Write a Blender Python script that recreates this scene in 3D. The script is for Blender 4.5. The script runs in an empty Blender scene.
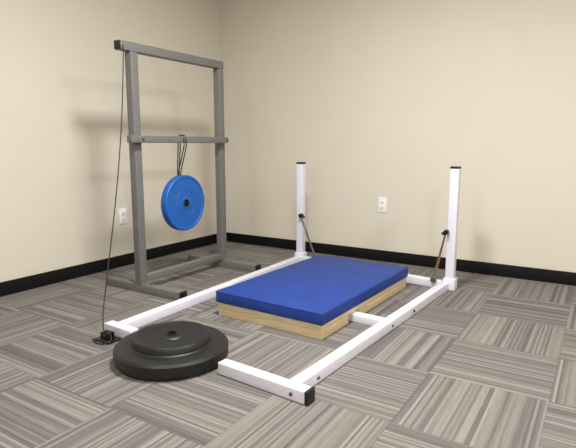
import bpy, bmesh, math
from mathutils import Vector, Matrix
S=bpy.context.scene
try: S.view_settings.view_transform='Standard'
except Exception: pass

# ---------------------------------------------------------------- materials
def srgb(r,g,b):
    def c(x):
        x/=255.0
        return x/12.92 if x<=0.04045 else ((x+0.055)/1.055)**2.4
    return (c(r),c(g),c(b),1)
def mat(name,col,rough=0.5,metal=0.0,var=0.0,vscale=20,bump=0.0,bscale=200,spec=0.5,bdist=0.002):
    m=bpy.data.materials.new(name); m.use_nodes=True
    nt=m.node_tree; b=nt.nodes['Principled BSDF']
    b.inputs['Roughness'].default_value=rough; b.inputs['Metallic'].default_value=metal
    b.inputs['Specular IOR Level'].default_value=spec
    tc=nt.nodes.new('ShaderNodeTexCoord')
    n=nt.nodes.new('ShaderNodeTexNoise'); n.inputs['Scale'].default_value=vscale; n.inputs['Detail'].default_value=4
    nt.links.new(tc.outputs['Object'],n.inputs['Vector'])
    r=nt.nodes.new('ShaderNodeValToRGB')
    r.color_ramp.elements[0].position=0.3; r.color_ramp.elements[1].position=0.7
    r.color_ramp.elements[0].color=tuple(c*(1-var) for c in col[:3])+(1,)
    r.color_ramp.elements[1].color=tuple(min(1,c*(1+var)) for c in col[:3])+(1,)
    nt.links.new(n.outputs['Fac'],r.inputs['Fac']); nt.links.new(r.outputs['Color'],b.inputs['Base Color'])
    if bump>0:
        n2=nt.nodes.new('ShaderNodeTexNoise'); n2.inputs['Scale'].default_value=bscale; n2.inputs['Detail'].default_value=3
        nt.links.new(tc.outputs['Object'],n2.inputs['Vector'])
        bp=nt.nodes.new('ShaderNodeBump'); bp.inputs['Strength'].default_value=bump; bp.inputs['Distance'].default_value=bdist
        nt.links.new(n2.outputs['Fac'],bp.inputs['Height']); nt.links.new(bp.outputs['Normal'],b.inputs['Normal'])
    return m

M_wall=mat('wall_paint',srgb(216,210,196),0.6,var=0.012,vscale=3,bump=0.2,bscale=150,spec=0.3)
M_ceil=mat('ceiling_tile',srgb(236,235,232),0.9,var=0.03,vscale=60)
M_base=mat('rubber_baseboard',srgb(14,14,16),0.45,var=0.05,spec=.3)
M_grey=mat('grey_hammered_metal',srgb(108,107,106),0.5,0.0,var=0.30,vscale=110,bump=0.4,bscale=160)
M_white=mat('white_powder_coat',srgb(220,220,232),0.4,var=0.015,vscale=15)
M_blackp=mat('black_plastic',srgb(16,16,17),0.4,var=0.1)
M_rubber=mat('black_rubber',srgb(23,23,25),0.45,var=0.15,vscale=60,bump=0.2,bscale=250)
M_blue=mat('blue_bumper',srgb(10,88,172),0.5,var=0.08,vscale=25,bump=0.1)
M_bluedk=mat('blue_bumper_edge',srgb(10,40,110),0.5,var=0.08,vscale=25)
M_vinyl=mat('blue_vinyl',srgb(30,60,136),0.58,var=0.08,vscale=7,bump=0.5,bscale=9,spec=.3,bdist=.012)
M_steel=mat('steel',srgb(120,118,112),0.35,0.8,var=0.1)
M_brass=mat('brass',srgb(165,135,80),0.4,0.7,var=0.1)
M_plate=mat('outlet_plastic',srgb(238,238,238),0.35,var=0.01)
M_cord=mat('cord_black',srgb(24,24,26),0.6,var=0.1)
M_strap=mat('strap_dark',srgb(48,46,46),0.7,var=0.2)

def wood_mat():
    m=bpy.data.materials.new('plywood'); m.use_nodes=True; nt=m.node_tree; b=nt.nodes['Principled BSDF']
    tc=nt.nodes.new('ShaderNodeTexCoord'); mp=nt.nodes.new('ShaderNodeMapping')
    mp.inputs['Scale'].default_value=(3,3,70)
    n=nt.nodes.new('ShaderNodeTexNoise'); n.inputs['Scale'].default_value=3; n.inputs['Detail'].default_value=6
    r=nt.nodes.new('ShaderNodeValToRGB'); r.color_ramp.elements[0].position=.3; r.color_ramp.elements[1].position=.7
    r.color_ramp.elements[0].color=srgb(192,171,132); r.color_ramp.elements[1].color=srgb(218,200,164)
    nt.links.new(tc.outputs['Object'],mp.inputs['Vector']); nt.links.new(mp.outputs[0],n.inputs['Vector'])
    nt.links.new(n.outputs['Fac'],r.inputs['Fac']); nt.links.new(r.outputs[0],b.inputs['Base Color']); b.inputs['Roughness'].default_value=.6
    return m
M_wood=wood_mat()

TILE=0.5; OX=0.1; OY=0.05
def carpet_mat():
    m=bpy.data.materials.new('striped_carpet_tiles'); m.use_nodes=True; nt=m.node_tree; b=nt.nodes['Principled BSDF']
    L=nt.links
    def mth(op,a,b_=None,c=None):
        n=nt.nodes.new('ShaderNodeMath'); n.operation=op
        for i,v in enumerate((a,b_,c)):
            if v is None: continue
            if isinstance(v,(int,float)): n.inputs[i].default_value=v
            else: L.new(v,n.inputs[i])
        return n.outputs[0]
    g=nt.nodes.new('ShaderNodeNewGeometry'); sp=nt.nodes.new('ShaderNodeSeparateXYZ'); L.new(g.outputs['Position'],sp.inputs[0])
    x=mth('DIVIDE',mth('ADD',sp.outputs['X'],OX+50*TILE),TILE); y=mth('DIVIDE',mth('ADD',sp.outputs['Y'],OY+50*TILE),TILE)
    fx=mth('FLOOR',x); fy=mth('FLOOR',y)
    chk=mth('MODULO',mth('ADD',fx,fy),2.0)
    inv=mth('SUBTRACT',1.0,chk)
    p=mth('ADD',mth('MULTIPLY',x,chk),mth('MULTIPLY',y,inv))
    q=mth('ADD',mth('MULTIPLY',y,chk),mth('MULTIPLY',x,inv))
    tid=mth('ADD',mth('MULTIPLY',fx,7.31),mth('MULTIPLY',fy,13.77))
    def wn(freq,seed):
        w=nt.nodes.new('ShaderNodeTexWhiteNoise'); w.noise_dimensions='2D'
        cb=nt.nodes.new('ShaderNodeCombineXYZ')
        L.new(mth('FLOOR',mth('MULTIPLY',p,freq)),cb.inputs[0]); L.new(mth('ADD',tid,seed),cb.inputs[1])
        L.new(cb.outputs[0],w.inputs['Vector']); return w.outputs['Value']
    def ns(ps,qs,seed,det=2):
        n=nt.nodes.new('ShaderNodeTexNoise'); n.inputs['Scale'].default_value=1; n.inputs['Detail'].default_value=det
        cb=nt.nodes.new('ShaderNodeCombineXYZ')
        L.new(mth('MULTIPLY',p,ps),cb.inputs[0]); L.new(mth('MULTIPLY',q,qs),cb.inputs[1]); L.new(mth('ADD',tid,seed),cb.inputs[2])
        L.new(cb.outputs[0],n.inputs['Vector']); return n.outputs['Fac']
    v=mth('ADD',mth('MULTIPLY',wn(48.0,1.0),0.48),mth('MULTIPLY',wn(24.0,5.0),0.24))
    v=mth('ADD',v,mth('MULTIPLY',ns(18.0,0.7,3.0),0.30))
    v=mth('ADD',v,mth('MULTIPLY',ns(60.0,5.0,9.0),0.25))
    v=mth('MULTIPLY',v,0.78)
    r=nt.nodes.new('ShaderNodeValToRGB'); e=r.color_ramp.elements
    e[0].position=0.22; e[0].color=srgb(90,86,85); e[1].position=0.80; e[1].color=srgb(147,142,138)
    e2=e.new(0.45); e2.color=srgb(110,106,103); e3=e.new(0.6); e3.color=srgb(128,123,119)
    L.new(v,r.inputs['Fac'])
    # seams
    def edge(c):
        fr=mth('FRACT',c); return mth('MINIMUM',fr,mth('SUBTRACT',1.0,fr))
    ed=mth('MINIMUM',edge(x),edge(y)); ed=mth('MULTIPLY',ed,110.0)
    ed=mth('MINIMUM',ed,1.0); ed=mth('ADD',mth('MULTIPLY',ed,0.18),0.82)
    mx=nt.nodes.new('ShaderNodeVectorMath'); mx.operation='SCALE'; L.new(r.outputs[0],mx.inputs[0]); L.new(ed,mx.inputs['Scale'])
    L.new(mx.outputs[0],b.inputs['Base Color']); b.inputs['Roughness'].default_value=0.95; b.inputs['Specular IOR Level'].default_value=0.1
    nn=nt.nodes.new('ShaderNodeTexNoise'); nn.inputs['Scale'].default_value=260; L.new(g.outputs['Position'],nn.inputs['Vector'])
    bp=nt.nodes.new('ShaderNodeBump'); bp.inputs['Strength'].default_value=.4; bp.inputs['Distance'].default_value=.004
    L.new(mth('ADD',nn.outputs['Fac'],v),bp.inputs['Height']); L.new(bp.outputs[0],b.inputs['Normal'])
    return m
M_carpet=carpet_mat()

# ---------------------------------------------------------------- helpers
def empty(name,loc=(0,0,0),rz=0):
    o=bpy.data.objects.new(name,None); S.collection.objects.link(o); o.location=loc; o.rotation_euler=(0,0,rz); o.empty_display_size=.1
    return o
def finish(bm,name,m,parent=None,smooth=False,M=None):
    me=bpy.data.meshes.new(name); bmesh.ops.recalc_face_normals(bm,faces=bm.faces); bm.to_mesh(me); bm.free()
    me.materials.append(m)
    o=bpy.data.objects.new(name,me); S.collection.objects.link(o)
    if smooth:
        for p in me.polygons: p.use_smooth=True
        try: me.set_sharp_from_angle(angle=math.radians(35))
        except Exception: pass
    if M is not None: me.transform(M)
    if parent: o.parent=parent
    return o
def box(name,lo,hi,m,parent=None,bev=0.0,M=None):
    bm=bmesh.new(); bmesh.ops.create_cube(bm,size=1)
    for v in bm.verts:
        v.co=Vector(((lo[i]+hi[i])/2+v.co[i]*(hi[i]-lo[i]) for i in range(3)))
    if bev>0: bmesh.ops.bevel(bm,geom=bm.edges[:],offset=bev,segments=3,affect='EDGES',profile=.5)
    return finish(bm,name,m,parent,smooth=bev>0,M=M)
def tube(name,a,b,w,h,m,parent=None,bev=0.005):
    """square tube between a and b: w horizontal width, h other width"""
    a=Vector(a);b=Vector(b);d=b-a;L=d.length;z=d.normalized()
    up=Vector((0,0,1)) if abs(z.z)<.9 else Vector((1,0,0))
    y=(up-z*up.dot(z)).normalized(); x=y.cross(z)
    M=Matrix((x,y,z)).transposed().to_4x4(); M.translation=(a+b)/2
    return box(name,(-w/2,-h/2,-L/2),(w/2,h/2,L/2),m,parent,bev,M)
def cyl(name,a,b,r,m,parent=None,seg=24,bev=0.0,r2=None):
    a=Vector(a);b=Vector(b);d=b-a
    bm=bmesh.new(); bmesh.ops.create_cone(bm,cap_ends=True,segments=seg,radius1=r,radius2=r if r2 is None else r2,depth=d.length)
    if bev>0:
        ed=[e for e in bm.edges if abs(e.verts[0].co.z-e.verts[1].co.z)<1e-6]
        bmesh.ops.bevel(bm,geom=ed,offset=bev,segments=3,affect='EDGES',profile=.5)
    M=d.to_track_quat('Z','Y').to_matrix().to_4x4(); M.translation=(a+b)/2
    return finish(bm,name,m,parent,True,M)
def lathe(name,prof,m,parent=None,seg=96,M=None):
    """closed profile list of (r,z) revolved about z"""
    bm=bmesh.new(); rings=[]
    for i in range(seg):
        t=2*math.pi*i/seg
        rings.append([bm.verts.new((r*math.cos(t),r*math.sin(t),z)) for r,z in prof])
    n=len(prof)
    for i in range(seg):
        A=rings[i];B=rings[(i+1)%seg]
        for j in range(n):
            k=(j+1)%n
            bm.faces.new((A[j],A[k],B[k],B[j]))
    return finish(bm,name,m,parent,True,M)
def curve(name,pts,r,m,parent=None,cyclic=False):
    c=bpy.data.curves.new(name,'CURVE'); c.dimensions='3D'; c.bevel_depth=r; c.bevel_resolution=3; c.resolution_u=10
    s=c.splines.new('NURBS'); s.points.add(len(pts)-1)
    for p,q in zip(s.points,pts): p.co=(*q,1)
    s.use_endpoint_u=True; s.order_u=3; s.use_cyclic_u=cyclic
    c.materials.append(m)
    o=bpy.data.objects.new(name,c); S.collection.objects.link(o)
    if parent: o.parent=parent
    return o
def spring(name,a,b,r,turns,wire,m,parent):
    a=Vector(a);b=Vector(b);d=b-a;q=d.to_track_quat('Z','Y')
    pts=[]
    N=turns*10
    for i in range(N+1):
        t=i/10*2*math.pi
        pts.append(tuple(a+q@Vector((r*math.cos(t),r*math.sin(t),d.length*i/N))))
    return curve(name,pts,wire,m,parent)

# ---------------------------------------------------------------- room
RX=6.2; RY=-6.6; HC=2.75; T=.12
box('floor',(-T,RY-T,-.1),(RX+T,T,0),M_carpet)
box('wall_left',(-T,RY-T,0),(0,T,HC),M_wall)
box('wall_back',(0,0,0),(RX+T,T,HC),M_wall)
box('wall_right',(RX,RY-T,0),(RX+T,0,HC),M_wall)
box('wall_front',(0,RY-T,0),(RX,RY,HC),M_wall)
box('ceiling',(-T,RY-T,HC),(RX+T,T,HC+.1),M_ceil)
BH=.102
box('baseboard_left',(0,RY,0),(.008,0,BH),M_base,bev=.002)
box('baseboard_back',(.008,-.008,0),(RX-.008,0,BH),M_base,bev=.002)
box('baseboard_right',(RX-.008,RY,0),(RX,0,BH),M_base,bev=.002)
box('baseboard_front',(.008,RY,0),(RX-.008,RY+.008,BH),M_base,bev=.002)

# ceiling troffers
M_diff=bpy.data.materials.new('light_diffuser'); M_diff.use_nodes=True
bb=M_diff.node_tree.nodes['Principled BSDF']; bb.inputs['Base Color'].default_value=(1,1,1,1)
bb.inputs['Emission Color'].default_value=(1,.97,.94,1); bb.inputs['Emission Strength'].default_value=1.5
for (lx,ly,pw,lc) in ((2.3,-2.35,90,(1,.995,.95)),(5.0,-2.35,72,(1,.93,.89)),(2.3,-5.0,44,(1,.985,.95)),(5.0,-5.0,64,(1,.96,.93))):
    e=empty('ceiling_troffer_light')
    box('housing',(lx-.30,ly-.30,HC-.012),(lx+.30,ly+.30,HC-.002),M_plate,e)
    box('diffuser',(lx-.27,ly-.27,HC-.018),(lx+.27,ly+.27,HC-.012),M_diff,e)
    ld=bpy.data.lights.new('panel_lamp','AREA'); ld.shape='RECTANGLE'; ld.size=.42; ld.size_y=.42; ld.energy=pw; ld.color=lc
    lo=bpy.data.objects.new('panel_lamp',ld); S.collection.objects.link(lo); lo.location=(lx,ly,HC-.03); lo.parent=e

# ---------------------------------------------------------------- outlets
def outlet(M):
    e=empty('wall_outlet')
    # local: plate in XZ plane facing -Y
    box('cover_plate',(-.037,-.007,-.062),(.037,0,.062),M_plate,e,bev=.003,M=M)
    for s in (-1,1):
        box('receptacle_%d'%(1 if s<0 else 2),(-.017,-.010,s*.022-.015),(.017,-.0065,s*.022+.015),M_plate,e,bev=.002,M=M)
        box('slot_a%d'%s,(-.010,-.0108,s*.022-.005),(-.0065,-.0098,s*.022+.007),M_blackp,e,M=M)
        box('slot_b%d'%s,(.0065,-.0108,s*.022-.005),(.010,-.0098,s*.022+.007),M_blackp,e,M=M)
        cyl('ground_%d'%s,M@Vector((0,-.0098,s*.022-.010)),M@Vector((0,-.0108,s*.022-.010)),.003,M_blackp,e,seg=12)
outlet(Matrix.Translation((1.84,0,.518))@Matrix.Scale(1.08,4))
outlet(Matrix.Translation((0,-1.366,.44))@Matrix.Rotation(math.pi/2,4,'Z')@Matrix.Scale(1.08,4))

# ---------------------------------------------------------------- grey pulley frame
G=empty('grey_weight_frame')
w=.062
yl,yr=-1.84,-.930
for nm,yy,x0,x1 in (('foot_1',yl,.40,1.14),('foot_2',yr,.37,1.12)):
    tube(nm,(x0,yy,w/2),(x1,yy,w/2),w,w,M_grey,G)
    tube(nm+'_cap_a',(x0-.006,yy,w/2),(x0+.001,yy,w/2),w*.97,w*.97,M_blackp,G,.003)
    tube(nm+'_cap_b',(x1-.001,yy,w/2),(x1+.014,yy,w/2),w*1.03,w*1.03,M_blackp,G,.003)
px=.74; top=1.67
tube('post_1',(px,yl,w),(px,yl,top),w,w,M_grey,G)
tube('post_2',(px,yr,w),(px,yr,top),w,w,M_grey,G)
tube('top_beam',(px,yl-.11,top+.03),(px,yr+.035,top+.03),w,.06,M_grey,G)
tube('top_beam_cap',(px,yl-.116,top+.03),(px,yl-.109,top+.03),w*.96,.057,M_blackp,G,.003)
bx=px+.031+.026
tube('middle_bar',(bx,yl-.10,1.09),(bx,yr+.010,1.09),.05,.05,M_grey,G)
tube('lower_bar',(px,yl+.031,.095),(px,yr-.031,.095),.05,.05,M_grey,G)
for yy in (yl,yr):
    cyl('bolt_mid_%.2f'%yy,(bx+.024,yy,1.09),(bx+.034,yy,1.09),.010,M_steel,G,seg=6)
    box('gusset_%.2f'%yy,(px-.045,yy-.034,w),(px+.045,yy+.034,w+.004),M_grey,G)
    for s in (-1,1): cyl('bolt_foot_%.2f_%d'%(yy,s),(px+s*.1,yy,w-.001),(px+s*.1,yy,w+.008),.009,M_steel,G,seg=6)

# hanging blue bumper plate
D=empty('blue_bumper_plate')
dx,dy,dz=bx-.002,-1.442,.612
R=.212; h=.03
prof=[(.024,-h),(.060,-h),(.066,-h+.006),(.150,-h+.010),(.158,-h+.003),(.170,-h),(R-.006,-h),(R,-h+.006),(R,h-.006),(R-.006,h),(.194,h),(.188,h-.005),(.105,h-.005),(.101,h-.002),(.097,h-.005),(.060,h-.004),(.052,h-.003),(.046,h),(.024,h)]
MD=Matrix.Translation((dx,dy,dz))@Matrix.Rotation(math.pi/2,4,'Y')
lathe('disc',prof,M_blue,D,M=MD)
lathe('steel_hub',[(.0235,-h-.001),(.030,-h-.001),(.030,h+.002),(.0235,h+.002)],M_blackp,D,seg=48,M=MD)
# strap loop over the bar and through the hub
K=empty('hanging_strap')
for i,o in enumerate((-.012,.012)):
    yy=dy+.005+o
    curve('loop_%d'%(i+1),[(bx+.030,yy,1.05),(bx+.030,yy,1.124),(bx-.028,yy,1.124),(bx-.030,yy,1.06),(bx-.045,dy+o*.7,.87),(bx-.050,dy+o*.5,.70),(bx-.045,dy,.640),(bx-.01,dy,.624),(bx-.038,dy+o*.5,.645),(bx-.045,dy+o*.8,.72),(bx-.036,yy,.86),(bx+.0,yy,.95),(bx+.030,yy,1.05)],.0045,M_strap,K)

# ---------------------------------------------------------------- white floor frame
W=empty('white_floor_frame')
t=.058
# front feet
tube('front_foot_right',(2.075,-2.555,t/2),(2.56,-2.588,t/2),t,t,M_white,W)
tube('front_foot_right_cap',(2.558,-2.588,t/2),(2.574,-2.5888,t/2),t*1.04,t*1.04,M_blackp,W,.003)
tube('front_foot_left',(1.19,-2.49,t/2),(1.42,-2.502,t/2),t,t,M_white,W)
A0=Vector((1.270,-2.47,t/2)); A1=Vector((1.235,-.40,t/2))
B0=Vector((2.475,-2.550,t/2)); B1=Vector((2.59,-.60,t/2))
tube('rail_left',A0,A1,t,t,M_white,W)
tube('rail_right',B0,B1,t,t,M_white,W)
tube('back_rail',(A1.x+.03,-.43,t/2),(B1.x-.03,-.60,t/2),t,t,M_white,W)
# cross members beneath the platform
def on(P0,P1,y): 
    k=(y-P0.y)/(P1.y-P0.y); return P0+(P1-P0)*k
c1=on(A0,A1,-1.50); c2=on(B0,B1,-1.60)
tube('cross_member_1',(c1.x+.028,c1.y,.025),(c2.x-.028,c2.y,.025),.06,.05,M_white,W)
# uprights
tp=.062
for nm,cx,cy in (('left',1.225,-.40),('right',2.615,-.59)):
    tube('upright_'+nm,(cx,cy,0.002),(cx,cy,.885),tp,tp,M_white,W)
    tube('upright_cap_'+nm,(cx,cy,.884),(cx,cy,.900),tp*1.03,tp*1.03,M_blackp,W,.003)
    box('upright_sleeve_'+nm,(cx-.043,cy-.043,0),(cx+.043,cy+.043,.085),M_white,W,bev=.005)
# knobs and diagonal braces
def brace(nm,cx,cy,sx,m):
    zk=.43
    cyl('pivot_'+nm,(cx+sx*.032,cy-.034,zk),(cx+sx*.032,cy-.070,zk),.019,M_blackp,W,seg=20,bev=.004)
    cyl('pivot_pin_'+nm,(cx+sx*.025,cy-.02,zk),(cx+sx*.06,cy-.05,zk-.015),.012,M_steel,W,seg=16)
    e=Vector((cx+sx*(.17 if sx>0 else .11),cy-.045,.075)); s=Vector((cx+sx*.035,cy-.055,zk-.01))
    cyl('brace_rod_'+nm,s,e,.007,M_steel,W,seg=12)
    m1=s.lerp(e,.35); m2=s.lerp(e,.95)
    spring('brace_spring_'+nm,m1,m2,.010,12,.0025,m,W)
    box('brace_lug_'+nm,(e.x-.02,e.y-.014,.05),(e.x+.02,e.y+.014,.085),M_steel,W,bev=.003)
brace('left',1.225,-.40,1,M_steel)
brace('right',2.615,-.59,-1,M_brass)
# bolts
def bolt(nm,p,d,r=.011,m=M_steel):
    p=Vector(p);cyl(nm,p-Vector(d)*.002,p+Vector(d)*.008,r,m,W,seg=6)
for i,y in enumerate((-2.42,-1.62,-1.30)):
    q=on(B0,B1,y); bolt('rail_bolt_%d'%i,(q.x+t/2,y,t/2),(1,0,0),.009,M_steel if i!=2 else M_blackp)
bolt('foot_bolt',(2.49,-2.584-t/2+.003,t/2),(0,-1,0),.009)
box('angle_plate',(2.508,-2.554,.008),(2.552,-2.548,.05),M_steel,W)

# ---------------------------------------------------------------- padded platform
ang=math.radians(-2.0)
PL=empty('padded_platform')
MP=Matrix.Translation((1.936,-1.338,0))@Matrix.Rotation(ang,4,'Z')
hx,hy=.384,.630
box('wood_deck',(-hx+.010,-hy+.010,.052),(hx-.010,hy-.010,.085),M_wood,PL,bev=.002,M=MP)
box('wood_riser_front',(-hx+.012,-hy+.012,0),(hx-.012,-hy+.33,.0525),M_wood,PL,bev=.002,M=MP)
box('wood_riser_back',(-hx+.012,-hy+.47,0),(hx-.012,hy-.012,.0525),M_wood,PL,bev=.002,M=MP)
box('blue_mat',(-hx,-hy,.085),(hx,hy,.158),M_vinyl,PL,bev=.008,M=MP)
box('mat_seam',(-hx-.0008,-hy-.0008,.1475),(hx+.0008,hy+.0008,.1487),M_bluedk,PL,M=MP)

# ---------------------------------------------------------------- black stepped plate on the floor
BP=empty('black_weight_plate')
R=.279
prof=[(.020,.0),(.25,.0),(.268,.004),(R-.006,.012),(R,.026),(R,.068),(R-.010,.079),(.250,.083),(.200,.085),(.194,.090),(.191,.117),(.184,.125),(.165,.128),(.155,.122),(.075,.120),(.068,.126),(.030,.127),(.020,.122)]
MB=Matrix.Translation((1.760,-2.560,0))
lathe('stepped_disc',prof,M_rubber,BP,M=MB)
lathe('centre_ring',[(.0205,.06),(.027,.06),(.027,.130),(.0205,.130)],M_blackp,BP,seg=48,M=MB)

# ---------------------------------------------------------------- cord and floor pulley
U=empty('floor_pulley')
cx,cy=1.30,-2.582
box('base',(cx-.06,cy-.045,0),(cx+.06,cy+.04,.012),M_blackp,U,bev=.003)
box('cheek_1',(cx-.035,cy-.022,.01),(cx+.035,cy-.016,.05),M_blackp,U,bev=.002)
box('cheek_2',(cx-.035,cy+.010,.01),(cx+.035,cy+.016,.05),M_blackp,U,bev=.002)
cyl('wheel',(cx,cy-.015,.034),(cx,cy+.009,.034),.022,M_rubber,U)
cyl('axle',(cx,cy-.026,.034),(cx,cy+.020,.034),.006,M_steel,U,seg=12)
CB=empty('pulley_cord')
curve('cord',[(cx-.025,cy-.003,.040),(cx-.075,cy+.02,.07),(1.12,-2.43,.28),(1.01,-2.24,.75),(.89,-2.07,1.20),(.783,-1.945,1.60),(.777,-1.935,1.695),(.74,-1.93,1.737),(.70,-1.93,1.70)],.0035,M_cord,CB)
curve('cord_tail',[(cx+.03,cy-.003,.040),(cx+.06,cy-.02,.02),(cx+.05,cy-.06,.006),(cx-.03,cy-.07,.005),(cx-.08,cy-.04,.005)],.0035,M_cord,CB)

# ---------------------------------------------------------------- world + camera
wd=bpy.data.worlds.new('world'); S.world=wd; wd.use_nodes=True
wd.node_tree.nodes['Background'].inputs[0].default_value=(.8,.85,1,1); wd.node_tree.nodes['Background'].inputs[1].default_value=.3
f=505.0; th=math.atan(79/505.); psi=math.radians(32.1)
cam=bpy.data.cameras.new('camera'); co=bpy.data.objects.new('camera',cam); S.collection.objects.link(co)
co.location=(3.522,-4.281,1.05); co.rotation_euler=(math.pi/2-th,0,psi); cam.sensor_width=36; cam.lens=f/576*36
S.camera=co
